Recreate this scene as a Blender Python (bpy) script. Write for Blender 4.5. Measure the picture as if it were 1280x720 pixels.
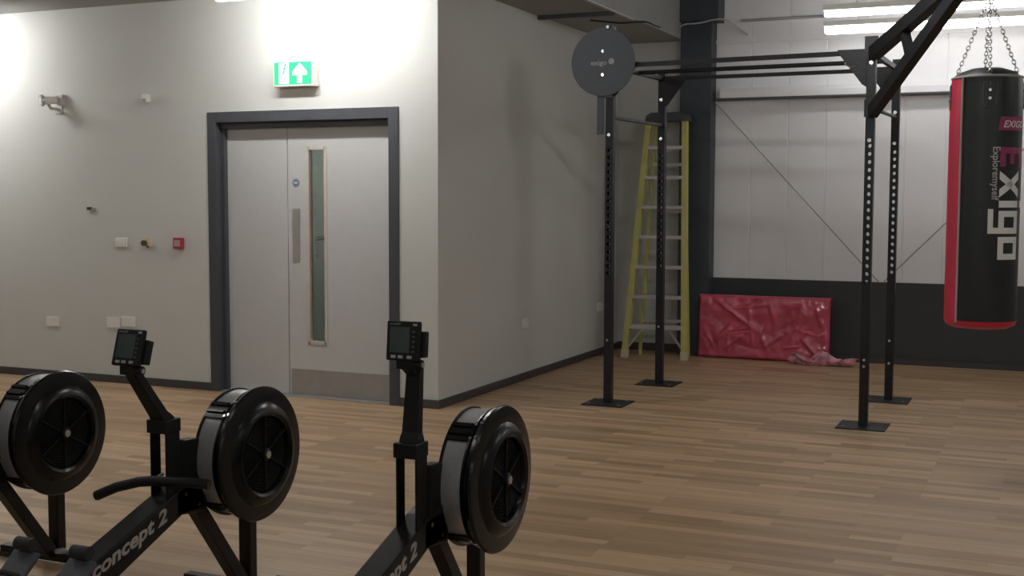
import bpy, bmesh, math, random
from mathutils import Vector, Matrix, noise
PI = math.pi
sc = bpy.context.scene
col = sc.collection
for o in list(bpy.data.objects): bpy.data.objects.remove(o)

# ------------------------------------------------------------------ camera
P_, R_, YAW = math.radians(4.2278), math.radians(.1645), math.radians(23.940)
fh = Vector((-math.sin(YAW), math.cos(YAW), 0)); rt = Vector((math.cos(YAW), math.sin(YAW), 0)); up = Vector((0, 0, 1))
F = fh*math.cos(P_) - up*math.sin(P_); U = fh*math.sin(P_) + up*math.cos(P_)
RX = rt*math.cos(R_) + U*math.sin(R_); RU = -rt*math.sin(R_) + U*math.cos(R_)
cd = bpy.data.cameras.new('camera'); cam = bpy.data.objects.new('camera', cd); col.objects.link(cam)
cd.sensor_width = 36; cd.lens = 1530.1/1280*36; cd.clip_start = .05; cd.clip_end = 100
M = Matrix((RX, RU, -F)).transposed().to_4x4(); M.translation = (0, 0, 1.6)
cam.matrix_world = M
sc.camera = cam

# ------------------------------------------------------------------ world, exposure, lamp strengths
w = bpy.data.worlds.new('world'); sc.world = w; w.use_nodes = True
w.node_tree.nodes['Background'].inputs[0].default_value = (.5, .55, .6, 1)
w.node_tree.nodes['Background'].inputs[1].default_value = .05
sc.view_settings.view_transform = 'Standard'; sc.view_settings.look = 'None'
sc.view_settings.gamma = 1; sc.view_settings.use_curve_mapping = False
sc.view_settings.exposure = 0.60
LAMP_WALL = 58.0      # battens above the wall with the door
LAMP_HALL = 8.0      # battens of the open hall
LAMP_NEAR = 20.0  # unseen battens added to light the floor, machine tops and cladding
LAMP_RIG = 52.0
LAMP_CORR = 8.0  # lamp added inside the corridor

# ------------------------------------------------------------------ materials
def mat(name, c, rough=.5, metal=0, var=.06, scale=12, bump=0, bscale=60, emit=None, estr=0, trans=0, coat=0, spec=.5):
    m = bpy.data.materials.new(name); m.use_nodes = True
    nt = m.node_tree; b = nt.nodes['Principled BSDF']
    tc = nt.nodes.new('ShaderNodeTexCoord'); n = nt.nodes.new('ShaderNodeTexNoise'); n.inputs['Scale'].default_value = scale
    n.inputs['Detail'].default_value = 4
    nt.links.new(tc.outputs['Object'], n.inputs['Vector'])
    r = nt.nodes.new('ShaderNodeValToRGB')
    r.color_ramp.elements[0].position = .3; r.color_ramp.elements[1].position = .7
    r.color_ramp.elements[0].color = (*[x*(1-var) for x in c], 1); r.color_ramp.elements[1].color = (*[min(1, x*(1+var)) for x in c], 1)
    nt.links.new(n.outputs['Fac'], r.inputs['Fac']); nt.links.new(r.outputs['Color'], b.inputs['Base Color'])
    b.inputs['Roughness'].default_value = rough; b.inputs['Metallic'].default_value = metal
    b.inputs['Specular IOR Level'].default_value = spec
    b.inputs['Transmission Weight'].default_value = trans; b.inputs['Coat Weight'].default_value = coat
    if emit: b.inputs['Emission Color'].default_value = (*emit, 1); b.inputs['Emission Strength'].default_value = estr
    if bump:
        n2 = nt.nodes.new('ShaderNodeTexNoise'); n2.inputs['Scale'].default_value = bscale
        nt.links.new(tc.outputs['Object'], n2.inputs['Vector'])
        bp = nt.nodes.new('ShaderNodeBump'); bp.inputs['Strength'].default_value = bump; bp.inputs['Distance'].default_value = .01
        nt.links.new(n2.outputs['Fac'], bp.inputs['Height']); nt.links.new(bp.outputs['Normal'], b.inputs['Normal'])
    return m

def wood_floor():
    m = bpy.data.materials.new('wood_strip_floor'); m.use_nodes = True
    nt = m.node_tree; b = nt.nodes['Principled BSDF']; N = nt.nodes.new; L = nt.links.new
    tc = N('ShaderNodeTexCoord')
    br = N('ShaderNodeTexBrick'); br.inputs['Scale'].default_value = 1; br.inputs['Brick Width'].default_value = .62
    br.inputs['Row Height'].default_value = .072; br.inputs['Mortar Size'].default_value = .0012; br.offset = .37; br.offset_frequency = 3
    br.inputs['Color1'].default_value = (0, 0, 0, 1); br.inputs['Color2'].default_value = (1, 1, 1, 1); br.inputs['Mortar'].default_value = (.25, .25, .25, 1)
    br.inputs['Bias'].default_value = 0
    L(tc.outputs['Object'], br.inputs['Vector'])
    mp = N('ShaderNodeMapping'); mp.inputs['Scale'].default_value = (1.3, 22, 1); L(tc.outputs['Object'], mp.inputs['Vector'])
    n = N('ShaderNodeTexNoise'); n.inputs['Scale'].default_value = 1.6; n.inputs['Detail'].default_value = 6; L(mp.outputs['Vector'], n.inputs['Vector'])
    mx = N('ShaderNodeMix'); mx.data_type = 'RGBA'; mx.inputs['Factor'].default_value = .55
    L(br.outputs['Color'], mx.inputs[6]); L(n.outputs['Color'], mx.inputs[7])
    r = N('ShaderNodeValToRGB'); e = r.color_ramp.elements
    e[0].position = .12; e[0].color = (.25, .155, .082, 1); e[1].position = .88; e[1].color = (.60, .43, .275, 1)
    x = e.new(.5); x.color = (.43, .285, .168, 1)
    L(mx.outputs[2], r.inputs['Fac'])
    L(r.outputs['Color'], b.inputs['Base Color'])
    b.inputs['Roughness'].default_value = .42; b.inputs['Specular IOR Level'].default_value = .4
    return m

def perforated():
    m = bpy.data.materials.new('perforated_silver_mesh'); m.use_nodes = True
    nt = m.node_tree; b = nt.nodes['Principled BSDF']; N = nt.nodes.new; L = nt.links.new
    tc = N('ShaderNodeTexCoord'); v = N('ShaderNodeTexVoronoi'); v.inputs['Scale'].default_value = 330; L(tc.outputs['Object'], v.inputs['Vector'])
    r = N('ShaderNodeValToRGB'); r.color_ramp.elements[0].position = .25; r.color_ramp.elements[1].position = .4
    r.color_ramp.elements[0].color = (.22, .22, .225, 1); r.color_ramp.elements[1].color = (.34, .34, .355, 1)
    L(v.outputs['Distance'], r.inputs['Fac']); L(r.outputs['Color'], b.inputs['Base Color'])
    b.inputs['Roughness'].default_value = .36; b.inputs['Metallic'].default_value = .35
    return m

WALLC = (.585, .593, .578)
m_wall = mat('grey_painted_wall', WALLC, .75, var=.015, scale=2, bump=.05, bscale=150)
m_floor = wood_floor()
m_ceil = mat('grey_ceiling_board', (.33, .34, .33), .85, var=.06, scale=3)
m_skirt = mat('dark_skirting', (.055, .052, .055), .5)
m_frame = mat('dark_grey_door_frame', (.062, .066, .078), .45)
m_leaf = mat('pale_grey_door_leaf', (.54, .54, .55), .5, var=.02)
m_bead = mat('beige_glazing_bead', (.58, .52, .47), .5)
m_steel = mat('brushed_steel', (.52, .51, .50), .38, .7, var=.04)
m_kick = mat('kick_plate_steel', (.37, .355, .34), .45, .35, var=.05)
m_clad = mat('white_cladding', (.80, .80, .83), .5, var=.02, scale=3)
m_dado = mat('dark_grey_dado', (.040, .044, .048), .6, var=.08, scale=4)
m_column = mat('dark_blue_grey_steel', (.042, .054, .068), .5, var=.08)
m_rig = mat('black_powder_coated_steel', (.013, .014, .017), .45, var=.15, scale=30, spec=.35)
m_disc = mat('charcoal_steel_disc', (.058, .066, .080), .5, var=.05)
m_black = mat('gloss_black_plastic', (.006, .007, .008), .26, var=.1, spec=.35)
m_blackm = mat('matt_black_plastic', (.008, .009, .010), .5, var=.15, spec=.25)
m_rowframe = mat('gloss_black_frame', (.007, .007, .008), .36, var=.1, spec=.3)
m_rubber = mat('dark_rubber', (.022, .022, .023), .7, bump=.1)
m_perf = perforated()
m_chrome = mat('polished_metal', (.75, .75, .76), .22, 1, var=.03)
m_white = mat('white_plastic', (.78, .78, .76), .4, var=.02)
m_whitep = mat('white_print', (.85, .86, .87), .6, var=.04)
m_greyp = mat('grey_print', (.34, .35, .35), .6, var=.08)
m_screen = mat('dark_green_lcd', (.040, .062, .055), .25, var=.08, spec=.6)
m_foot = mat('blue_grey_footplate', (.075, .082, .10), .5, bump=.2, bscale=200)
m_yellow = mat('yellow_fibreglass', (.56, .54, .17), .45, var=.06)
m_alu = mat('aluminium_step', (.52, .50, .50), .45, .4, var=.06)
m_mat = mat('red_plastic_film', (.54, .065, .125), .28, var=.15, scale=5, bump=.6, bscale=7, coat=.8)
m_film = mat('pale_pink_plastic_film', (.58, .24, .30), .18, var=.6, scale=14, coat=.9)
m_bag = mat('black_vinyl', (.018, .023, .025), .42, var=.1, bump=.06, bscale=90)
m_red = mat('red_vinyl', (.60, .028, .075), .4, var=.06)
m_pipe = mat('pale_piping', (.5, .44, .40), .5)
m_magenta = mat('magenta_print', (.34, .04, .15), .5)
m_redbox = mat('red_plastic', (.42, .03, .06), .4)
m_brown = mat('brown_key_lever', (.09, .06, .035), .5)
m_cream = mat('cream_plastic', (.66, .58, .42), .5)
m_blue = mat('blue_sign', (.02, .07, .22), .5)
m_green = mat('lit_green_sign', (.02, .45, .12), .4, emit=(.015, .60, .17), estr=.9)
m_lit = mat('lit_white_sign', (.8, .8, .8), .4, emit=(.85, 1, .93), estr=1.6)
m_corr = mat('corridor_green_grey_paint', (.40, .44, .40), .7)
m_corrf = mat('corridor_floor', (.10, .10, .085), .6)
m_dark = mat('black_hole', (.004, .004, .004), .8)
def lampmat(n, s): return mat(n, (.9, .9, .9), .5, emit=(1, .985, .95), estr=s)
m_lw = lampmat('lit_tube_wall_row', LAMP_WALL); m_lh = lampmat('lit_tube_hall_row', LAMP_HALL); m_lc = lampmat('added_corridor_glow', LAMP_CORR)
m_lr = lampmat('lit_tube_rig', LAMP_RIG); m_ln = lampmat('lit_tube_near_row', LAMP_NEAR)
m_glass = bpy.data.materials.new('door_glass'); m_glass.use_nodes = True
_b = m_glass.node_tree.nodes['Principled BSDF']; _b.inputs['Transmission Weight'].default_value = 1; _b.inputs['Roughness'].default_value = .02
_b.inputs['Base Color'].default_value = (.93, .97, .95, 1); _b.inputs['IOR'].default_value = 1.1

# ------------------------------------------------------------------ mesh helpers
def NB(): return bmesh.new()
def root_loc(p):
    while p.parent: p = p.parent
    return p.location
def obj(name, bm, m, parent=None, bevel=0, smooth=False, kind=None, label=None):
    bmesh.ops.recalc_face_normals(bm, faces=bm.faces)
    me = bpy.data.meshes.new(name)
    if parent is not None: bmesh.ops.translate(bm, verts=bm.verts, vec=-root_loc(parent))
    bm.to_mesh(me); bm.free()
    o = bpy.data.objects.new(name, me); col.objects.link(o)
    for x in (m if isinstance(m, (list, tuple)) else [m]): me.materials.append(x)
    if parent is not None: o.parent = parent
    if smooth:
        for p in me.polygons: p.use_smooth = True
        me.set_sharp_from_angle(angle=math.radians(35))
    if bevel:
        b = o.modifiers.new('b', 'BEVEL'); b.width = bevel; b.segments = 2; b.limit_method = 'ANGLE'
    if kind: o['kind'] = kind
    if label: o['label'] = label
    return o
def pieces(name, bm, m, parent, **kw):
    """link every separate piece of bm as an object of its own"""
    bm.verts.index_update(); seen = set(); out = []
    for v0 in bm.verts:
        if v0.index in seen: continue
        st, comp = [v0], []; seen.add(v0.index)
        while st:
            v = st.pop(); comp.append(v)
            for e in v.link_edges:
                u = e.other_vert(v)
                if u.index not in seen: seen.add(u.index); st.append(u)
        nb = NB(); mp = {v: nb.verts.new(v.co) for v in comp}
        for f in {f for v in comp for f in v.link_faces}: nb.faces.new([mp[v] for v in f.verts])
        out.append(obj(name, nb, m, parent, **kw))
    bm.free(); return out
def tag(o, label, cat, group=None):
    o['label'] = label; o['category'] = cat
    if group: o['group'] = group
    return o
def thing(name, label, cat, loc=(0, 0, 0), group=None):
    o = bpy.data.objects.new(name, None); col.objects.link(o); o.location = loc; o.empty_display_size = .1
    return tag(o, label, cat, group)
def box(bm, a, b):
    v = [bm.verts.new((x, y, z)) for x in (a[0], b[0]) for y in (a[1], b[1]) for z in (a[2], b[2])]
    for f in ((0, 1, 3, 2), (4, 6, 7, 5), (0, 4, 5, 1), (2, 3, 7, 6), (0, 2, 6, 4), (1, 5, 7, 3)): bm.faces.new([v[i] for i in f])
    return bm
def cbox(bm, c, s): return box(bm, [c[i]-s[i]/2 for i in range(3)], [c[i]+s[i]/2 for i in range(3)])
def frame_of(d):
    d = d.normalized(); a = Vector((0, 0, 1)) if abs(d.z) < .95 else Vector((1, 0, 0))
    x = d.cross(a).normalized(); return x, x.cross(d).normalized()
def bar(bm, p, q, wx, wz, side=None):
    """rectangular tube from p to q; wx = width sideways, wz = width in the other direction"""
    p, q = Vector(p), Vector(q); d = (q-p).normalized()
    if side is None: x, z = frame_of(d)
    else: x = Vector(side); x = (x - d*x.dot(d)).normalized(); z = x.cross(d).normalized()
    r = []
    for e in (p, q): r.append([bm.verts.new(e + x*sx*wx/2 + z*sz*wz/2) for sx, sz in ((-1, -1), (1, -1), (1, 1), (-1, 1))])
    for i in range(4): j = (i+1) % 4; bm.faces.new((r[0][i], r[0][j], r[1][j], r[1][i]))
    bm.faces.new(r[0][::-1]); bm.faces.new(r[1]); return bm
def tube(bm, pts, rad, n=10, cap=True):
    pts = [Vector(p) for p in pts]; rads = rad if isinstance(rad, (list, tuple)) else [rad]*len(pts)
    rings = []; prev = None
    for i, p in enumerate(pts):
        d = (pts[min(i+1, len(pts)-1)] - pts[max(i-1, 0)]).normalized()
        if prev is None: x, z = frame_of(d)
        else: x = (prev - d*prev.dot(d)).normalized(); z = x.cross(d).normalized()
        prev = x
        rings.append([bm.verts.new(p + (x*math.cos(2*PI*k/n) + z*math.sin(2*PI*k/n))*rads[i]) for k in range(n)])
    for a, b in zip(rings, rings[1:]):
        for k in range(n): bm.faces.new((a[k], a[(k+1) % n], b[(k+1) % n], b[k]))
    if cap: bm.faces.new(rings[0][::-1]); bm.faces.new(rings[-1])
    return bm
def prism(bm, poly, axis, a, b):
    """2-D polygon extruded along an axis ('x': poly is y,z; 'y': poly is x,z; 'z': poly is x,y)"""
    def P(u, v, t): return {'x': (t, u, v), 'y': (u, t, v), 'z': (u, v, t)}[axis]
    A = [bm.verts.new(P(u, v, a)) for u, v in poly]; B = [bm.verts.new(P(u, v, b)) for u, v in poly]
    n = len(poly)
    for i in range(n): bm.faces.new((A[i], A[(i+1) % n], B[(i+1) % n], B[i]))
    bm.faces.new(A[::-1]); bm.faces.new(B); return bm
def lathe(bm, prof, c, axis='z', n=48, a0=0, a1=2*PI):
    """profile [(t along axis, r)] turned about the axis through c"""
    full = abs(a1-a0-2*PI) < 1e-6; m = n if full else n+1; c = Vector(c); R = []
    for t, r in prof:
        ring = []
        for k in range(m):
            a = a0+(a1-a0)*k/n; u, v = r*math.cos(a), r*math.sin(a)
            ring.append(bm.verts.new(c + Vector({'z': (u, v, t), 'x': (t, u, v), 'y': (u, t, v)}[axis])))
        R.append(ring)
    for A, B in zip(R, R[1:]):
        for k in range(n): j = (k+1) % m; bm.faces.new((A[k], A[j], B[j], B[k]))
    return bm, R
def disc(bm, c, r, axis, t, n=32):
    """a short solid cylinder, thickness t along the axis from c"""
    _, R = lathe(bm, [(0, r), (t, r)], c, axis, n); bm.faces.new(R[0]); bm.faces.new(R[1][::-1]); return bm
def text_bm(s, size, mapf, depth=.001, bold=0, shear=0, align='LEFT', cuts=0):
    cu = bpy.data.curves.new('text', 'FONT'); cu.body = s; cu.size = size; cu.extrude = depth; cu.offset = bold; cu.shear = shear; cu.align_x = align
    cu.resolution_u = 3
    o = bpy.data.objects.new('text', cu); col.objects.link(o); bpy.context.view_layer.update()
    me = bpy.data.meshes.new_from_object(o.evaluated_get(bpy.context.evaluated_depsgraph_get()))
    bm = NB(); bm.from_mesh(me); bpy.data.objects.remove(o); bpy.data.curves.remove(cu); bpy.data.meshes.remove(me)
    if cuts: bmesh.ops.subdivide_edges(bm, edges=bm.edges, cuts=cuts)
    for v in bm.verts: v.co = mapf(v.co)
    return bm
def merge(bm, other):
    me = bpy.data.meshes.new('t'); other.to_mesh(me); other.free(); bm.from_mesh(me); bpy.data.meshes.remove(me); return bm

# ------------------------------------------------------------------ room shell
YF = 8.174; XS = -4.238; YB = 12.30; ZC = 3.20; ZH = 4.3
XL, XR, YN = -11.5, 5.5, -4.0
obj('floor', box(NB(), (XL, YN, -.1), (XR, YB+.2, 0)), m_floor, kind='structure')
# wall with the door: opening between the jambs
bm = NB()
box(bm, (XL, YF, 0), (-6.33, YF+.16, ZC)); box(bm, (-4.58, YF, 0), (XS, YF+.16, ZC)); box(bm, (-6.33, YF, 2.275), (-4.58, YF+.16, ZC))
obj('wall_front', bm, m_wall, kind='structure')
obj('wall_side', box(NB(), (XS-.16, YF+.16, 0), (XS, YB, ZC)), m_wall, kind='structure')
obj('wall_back', box(NB(), (XS-.16, YB, 0), (-3.3, YB+.2, ZH)), m_wall, kind='structure')
# white cladding: flat pans with vertical seams
bm = NB(); x = -3.3; prof = []
seams = [-3.21+i*.372 for i in range(26)]
pts = [(-3.3, YB)]
for s in seams:
    if s < XR-.1: pts += [(s-.008, YB), (s-.004, YB+.008), (s+.004, YB+.008), (s+.008, YB)]
pts.append((XR, YB)); pts += [(XR, YB+.15), (-3.3, YB+.15)]
prism(bm, pts, 'z', .79, ZH)
obj('wall_cladding', bm, m_clad, kind='structure')
obj('wall_dado', box(NB(), (-3.3, YB-.03, 0), (XR, YB+.15, .79)), m_dado, kind='structure')
obj('wall_right', box(NB(), (XR, YN, 0), (XR+.15, YB+.2, ZH)), m_wall, kind='structure')
obj('wall_left', box(NB(), (XL-.15, YN, 0), (XL, YF+.16, ZH)), m_wall, kind='structure')
obj('wall_near', box(NB(), (XL, YN-.15, 0), (XR, YN, ZH)), m_wall, kind='structure')
bm = NB(); box(bm, (XL, YN, ZC), (-3.52, YF+.16, ZC+.12)); box(bm, (XS-.16, YF+.16, ZC), (-3.52, YB+.1, ZC+.12))
obj('ceiling', bm, m_ceil, kind='structure')
obj('ceiling_high', box(NB(), (-3.52, YN, ZH), (XR, YB+.2, ZH+.1)), m_ceil, kind='structure')
obj('ceiling_upstand', box(NB(), (-3.60, YN, ZC+.12), (-3.52, YB, ZH)), m_ceil, kind='structure')
# trims
def skirt(bm, a, b): box(bm, a, b)
bm = NB(); box(bm, (XL, YF-.015, 0), (-6.342, YF, .066)); obj('baseboard_front', bm, m_skirt, bevel=.003, kind='structure')
bm = NB(); box(bm, (-4.569, YF-.015, 0), (XS+.015, YF, .066)); obj('baseboard_front_right', bm, m_skirt, bevel=.003, kind='structure')
bm = NB(); box(bm, (XS, YF, 0), (XS+.015, YB, .066)); obj('baseboard_side', bm, m_skirt, bevel=.003, kind='structure')
bm = NB(); box(bm, (XS+.015, YB-.015, 0), (-3.5, YB, .08)); obj('baseboard_back', bm, m_skirt, kind='structure')
bm = NB(); box(bm, (-3.3, YB-.05, 0), (XR, YB-.03, .055)); obj('baseboard_dado', bm, m_skirt, kind='structure')
obj('trim_1', box(NB(), (XS, 10.08, ZC-.035), (-3.52, 10.13, ZC)), m_frame, kind='structure')
obj('trim_2', box(NB(), (-3.55, 8.0, ZC-.012), (-3.515, 10.6, ZC)), m_alu, kind='structure')
# horizontal cladding rail
bm = NB(); prism(bm, [(YB, 2.70), (YB-.10, 2.70), (YB-.12, 2.66), (YB-.12, 2.60), (YB, 2.60)], 'x', -3.13, XR)
obj('trim_3', bm, m_clad, kind='structure')
obj('trim_rail_shade', box(NB(), (-3.18, YB-.13, 2.585), (XR, YB, 2.60)), m_frame, kind='structure')  # dark strip standing in for the shadow line under the rail
obj('trim_5', box(NB(), (-3.3, YB-.02, 3.15), (-.5, YB, 3.19)), m_clad, kind='structure')
# steel column
bm = NB(); cx0, cx1 = -3.52, -3.20
box(bm, (cx0, 12.10, 0), (cx1, 12.115, 3.36)); box(bm, (cx0, 12.285, 0), (cx1, 12.30, 3.36)); box(bm, (cx0+.15, 12.115, 0), (cx1-.15, 12.285, 3.36))
box(bm, (cx0, 12.116, 0), (cx0+.012, 12.284, 3.36)); box(bm, (cx1-.012, 12.116, 0), (cx1, 12.284, 3.36))
box(bm, (cx0-.01, 12.05, 3.36), (cx1+.075, 12.30, ZH-.001))
obj('column', bm, m_column, bevel=.003, kind='structure')
# corridor behind the doors
bm = NB(); cy0, cy1 = YF+.17, 10.4
box(bm, (-7.6, cy0, 0), (-7.5, cy1, 2.6)); box(bm, (-7.6, cy1, 0), (XS-.17, cy1+.1, 2.6)); box(bm, (XS-.27, cy0, 0), (XS-.17, cy1, 2.6))
obj('wall_corridor', bm, m_corr, kind='structure')
obj('floor_corridor', box(NB(), (-7.5, cy0, 0.0), (XS-.27, cy1, .004)), m_corrf, kind='structure')
obj('ceiling_corridor', box(NB(), (-7.6, cy0, 2.6), (XS-.17, cy1+.1, 2.7)), m_ceil, kind='structure')
t = thing('added_corridor_light', 'added square ceiling light, unseen, brightening the corridor behind the doors', 'light', (-6.3, 9.4, 2.6))  # lamp added out of sight to light the corridor seen through the glass
obj('light_frame', box(NB(), (-6.6, 9.1, 2.57), (-6.0, 9.7, 2.6)), m_white, t)
obj('diffuser', box(NB(), (-6.57, 9.13, 2.56), (-6.03, 9.67, 2.57)), m_lc, t)

# ------------------------------------------------------------------ double door
fo0, fo1, fz = -6.342, -4.569, 2.283; fi0, fi1, fiz = -6.257, -4.654, 2.198; st0, st1, stz = -6.228, -4.685, 2.150
dr = bpy.data.objects.new('door_1', None); col.objects.link(dr); dr.location = (-5.45, YF, 0); dr['kind'] = 'structure'
bm = NB(); y0, y1 = YF-.016, YF+.16
box(bm, (fo0, y0, 0), (fi0, y1, fz)); box(bm, (fi1, y0, 0), (fo1, y1, fz)); box(bm, (fi0, y0, fiz), (fi1, y1, fz))
box(bm, (fi0, YF+.055, 0), (st0, YF+.10, stz)); box(bm, (st1, YF+.055, 0), (fi1, YF+.10, stz)); box(bm, (fi0, YF+.055, stz), (fi1, YF+.10, fiz))
obj('door_frame', bm, m_frame, dr, bevel=.003)
ly0, ly1 = YF+.102, YF+.146; gap = -5.645
obj('door_leaf', box(NB(), (fi0+.003, ly0, .008), (gap-.005, ly1, fiz-.003)), m_leaf, dr)
vx0, vx1, vz0, vz1 = -5.455, -5.290, .435, 1.985
bm = NB()
box(bm, (gap+.003, ly0, .008), (vx0, ly1, fiz-.003)); box(bm, (vx1, ly0, .008), (fi1-.003, ly1, fiz-.003))
box(bm, (vx0, ly0, .008), (vx1, ly1, vz0)); box(bm, (vx0, ly0, vz1), (vx1, ly1, fiz-.003))
leaf = obj('door_leaf', bm, m_leaf, dr, label='wider right-hand leaf with a tall narrow glass panel')
bm = NB(); e = .014
for a, b in (((vx0-e, vz0-e), (vx0+.012, vz1+e)), ((vx1-.012, vz0-e), (vx1+e, vz1+e)), ((vx0, vz0-e), (vx1, vz0+.012)), ((vx0, vz1-.012), (vx1, vz1+e))):
    box(bm, (a[0], ly0-.006, a[1]), (b[0], ly1+.006, b[1]))
obj('vision_panel_frame', bm, m_bead, leaf)
obj('glass', box(NB(), (vx0, YF+.12, vz0), (vx1, YF+.126, vz1)), m_glass, leaf)
obj('gap_shade_strip', box(NB(), (gap-.02, ly1+.001, .01), (gap+.02, ly1+.006, fiz-.005)), m_dark, leaf)  # dark strip added behind the leaf gap so the joint looks shaded
obj('push_plate', box(NB(), (-5.605, ly0-.003, 1.075), (-5.53, ly0, 1.51)), m_steel, leaf)
obj('kick_plate', box(NB(), (gap+.02, ly0-.003, .012), (fi1-.012, ly0, .215)), m_kick, leaf)
bm = NB(); disc(bm, (-5.567, ly0-.003, 1.712), .033, 'y', .003)
obj('round_sign', bm, m_blue, leaf, label='small round blue door sign')
bm = NB()
lathe(bm, [(-.004, .024), (-.004, .027)], (-5.567, ly0, 1.712), 'y', 24)
for dz, wd in ((.008, .030), (0, .036), (-.008, .026)): box(bm, (-5.567-wd/2, ly0-.0045, 1.712+dz-.0022), (-5.567+wd/2, ly0-.003, 1.712+dz+.0022))
obj('sign_print', bm, m_whitep, leaf)
bm = NB(); hx, hy, hz = -5.395, ly1+.05, 1.235
tube(bm, [(hx-.05, hy, hz+.02), (hx-.035, hy, hz+.035), (hx+.05, hy, hz+.04)], .013); tube(bm, [(hx-.045, ly1+.2, hz+.03), (hx-.05, hy, hz+.02), (hx-.045, hy, hz-.12)], .011)
obj('door_handle', bm, m_chrome, leaf, smooth=True)
obj('trim_6', box(NB(), (-6.33, YF, 0), (-4.58, YF+.16, .006)), m_kick, kind='structure')

# ------------------------------------------------------------------ exit sign
ex0, ex1, ez0, ez1, ey = -5.640, -5.275, 2.457, 2.655, YF-.09
t = thing('exit_sign', 'green and white illuminated exit sign above the double door', 'sign', ((ex0+ex1)/2, YF, ez0))
obj('sign_box', box(NB(), (ex0, ey, ez0), (ex1, YF, ez1)), m_white, t, bevel=.006)
g0, g1, h0, h1 = ex0+.012, ex1-.012, ez0+.014, ez1-.010
obj('lit_panel', box(NB(), (g0, ey-.002, h0), (g1, ey, h1)), m_green, t)
bm = NB(); yy0, yy1 = ey-.004, ey-.002
ax = g0+.235; zb = h0+.012; zt = h1-.010
prism(bm, [(ax-.022, zb), (ax+.022, zb), (ax+.022, zb+.06), (ax+.066, zb+.06), (ax+.066, zb+.085), (ax, zt), (ax-.066, zb+.085), (ax-.066, zb+.06), (ax-.022, zb+.06)], 'y', yy0, yy1)
obj('arrow', bm, m_lit, t, label='white arrow pointing up')
bm = NB(); box(bm, (g0+.045, yy0, zb-.004), (g0+.135, yy1, zt+.002)); obj('doorway_symbol', bm, m_lit, t, label='white doorway symbol')
bm = NB(); mx_ = g0+.092; zm = zb+.02; yz0, yz1 = yy0-.0015, yy0
disc(bm, (mx_+.012, yz0, zm+.118), .011, 'y', .0015, 16)
for p, q, r in (((.008, .104), (-.004, .062), .014), ((-.004, .062), (.014, .036), .010), ((.014, .036), (.012, .0), .009), ((-.006, .062), (-.018, .034), .010), ((-.018, .034), (-.038, .03), .008), ((.006, .1), (-.02, .09), .007), ((-.02, .09), (-.03, .07), .006), ((.008, .1), (.026, .08), .007), ((.026, .08), (.036, .088), .006)):
    bar(bm, (mx_+p[0], yz0+.0007, zm+p[1]), (mx_+q[0], yz0+.0007, zm+q[1]), r, .0014, (0, 0, 1) if abs(p[0]-q[0]) > abs(p[1]-q[1]) else (1, 0, 0))
obj('running_figure', bm, m_green, t)

# ------------------------------------------------------------------ small fittings on the wall with the door
def plate(name, label, cat, x, z, wd, h, d, m, group=None):
    t = thing(name, label, cat, (x, YF, z-h/2), group); return t, obj('plate', box(NB(), (x-wd/2, YF-d, z-h/2), (x+wd/2, YF, z+h/2)), m, t, bevel=.003)
def socket(x, z, label, side=False):
    t = thing('power_socket', label, 'socket', (XS, x, z-.043) if side else (x, YF, z-.043))
    bm = NB(); h = NB(); s = NB()
    if side:
        box(bm, (XS, x-.073, z-.043), (XS+.012, x+.073, z+.043))
        for dy in (-.035, .035):
            for a, b, c in ((0, .004, .009), (-.011, -.014, .004), (.011, -.014, .004)): box(h, (XS+.012, x+dy+a-.003, z+b-c), (XS+.0125, x+dy+a+.003, z+b+c-.002))
            box(s, (XS+.012, x+dy*.45-.006, z+.018), (XS+.016, x+dy*.45+.006, z+.034))
    else:
        box(bm, (x-.073, YF-.012, z-.043), (x+.073, YF, z+.043))
        for dx in (-.035, .035):
            for a, b, c in ((0, .004, .009), (-.011, -.014, .004), (.011, -.014, .004)): box(h, (x+dx+a-.003, YF-.0125, z+b-c), (x+dx+a+.003, YF-.012, z+b+c-.002))
            box(s, (x+dx*.45-.006, YF-.016, z+.018), (x+dx*.45+.006, YF-.012, z+.034))
    obj('plate', bm, m_white, t, bevel=.003); h.free(); pieces('rocker_switch', s, m_white, t)
socket(-8.05, .50, 'white double power socket low on the wall, farthest left')
socket(-7.365, .52, 'left one of two adjoining white sockets behind the middle rowing machine display')
socket(-7.205, .535, 'right one of two adjoining white sockets, nearer the door')
socket(9.81, .50, 'white double power socket on the side wall, nearer its outer corner', True)
socket(11.74, .49, 'white power socket on the side wall beside the rig post, near the far corner', True)
t, p = plate('light_switch', 'white double light switch plate left of the key switch', 'light switch', -7.262, 1.21, .125, .078, .014, m_white)
bm = NB()
for dx in (-.03, .03): box(bm, (-7.262+dx-.010, YF-.019, 1.195), (-7.262+dx+.010, YF-.014, 1.225))
pieces('rocker_switch', bm, m_white, t)
t, p = plate('key_switch', 'small cream wall switch with a brown key lever, left of the red call point', 'switch', -6.975, 1.218, .075, .078, .018, m_cream)
bm = NB(); disc(bm, (-7.0, YF-.045, 1.21), .024, 'y', .028, 20); bar(bm, (-7.0, YF-.042, 1.212), (-6.945, YF-.04, 1.175), .018, .012)
obj('key_lever', bm, m_brown, t, bevel=.002)
t, p = plate('fire_call_point', 'red square fire alarm call point beside the door frame', 'alarm', -6.648, 1.214, .09, .09, .035, m_redbox)
obj('glass_window', box(NB(), (-6.679, YF-.037, 1.186), (-6.617, YF-.035, 1.242)), mat('pale_pink_window', (.50, .33, .36), .4), t)
t, p = plate('wall_sensor', 'small white cube sensor high on the wall left of the exit sign', 'sensor', -6.954, 2.415, .055, .065, .05, m_white)
obj('sensor_lens', box(NB(), (-6.972, YF-.053, 2.386), (-6.936, YF-.05, 2.41)), m_greyp, t)
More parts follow.
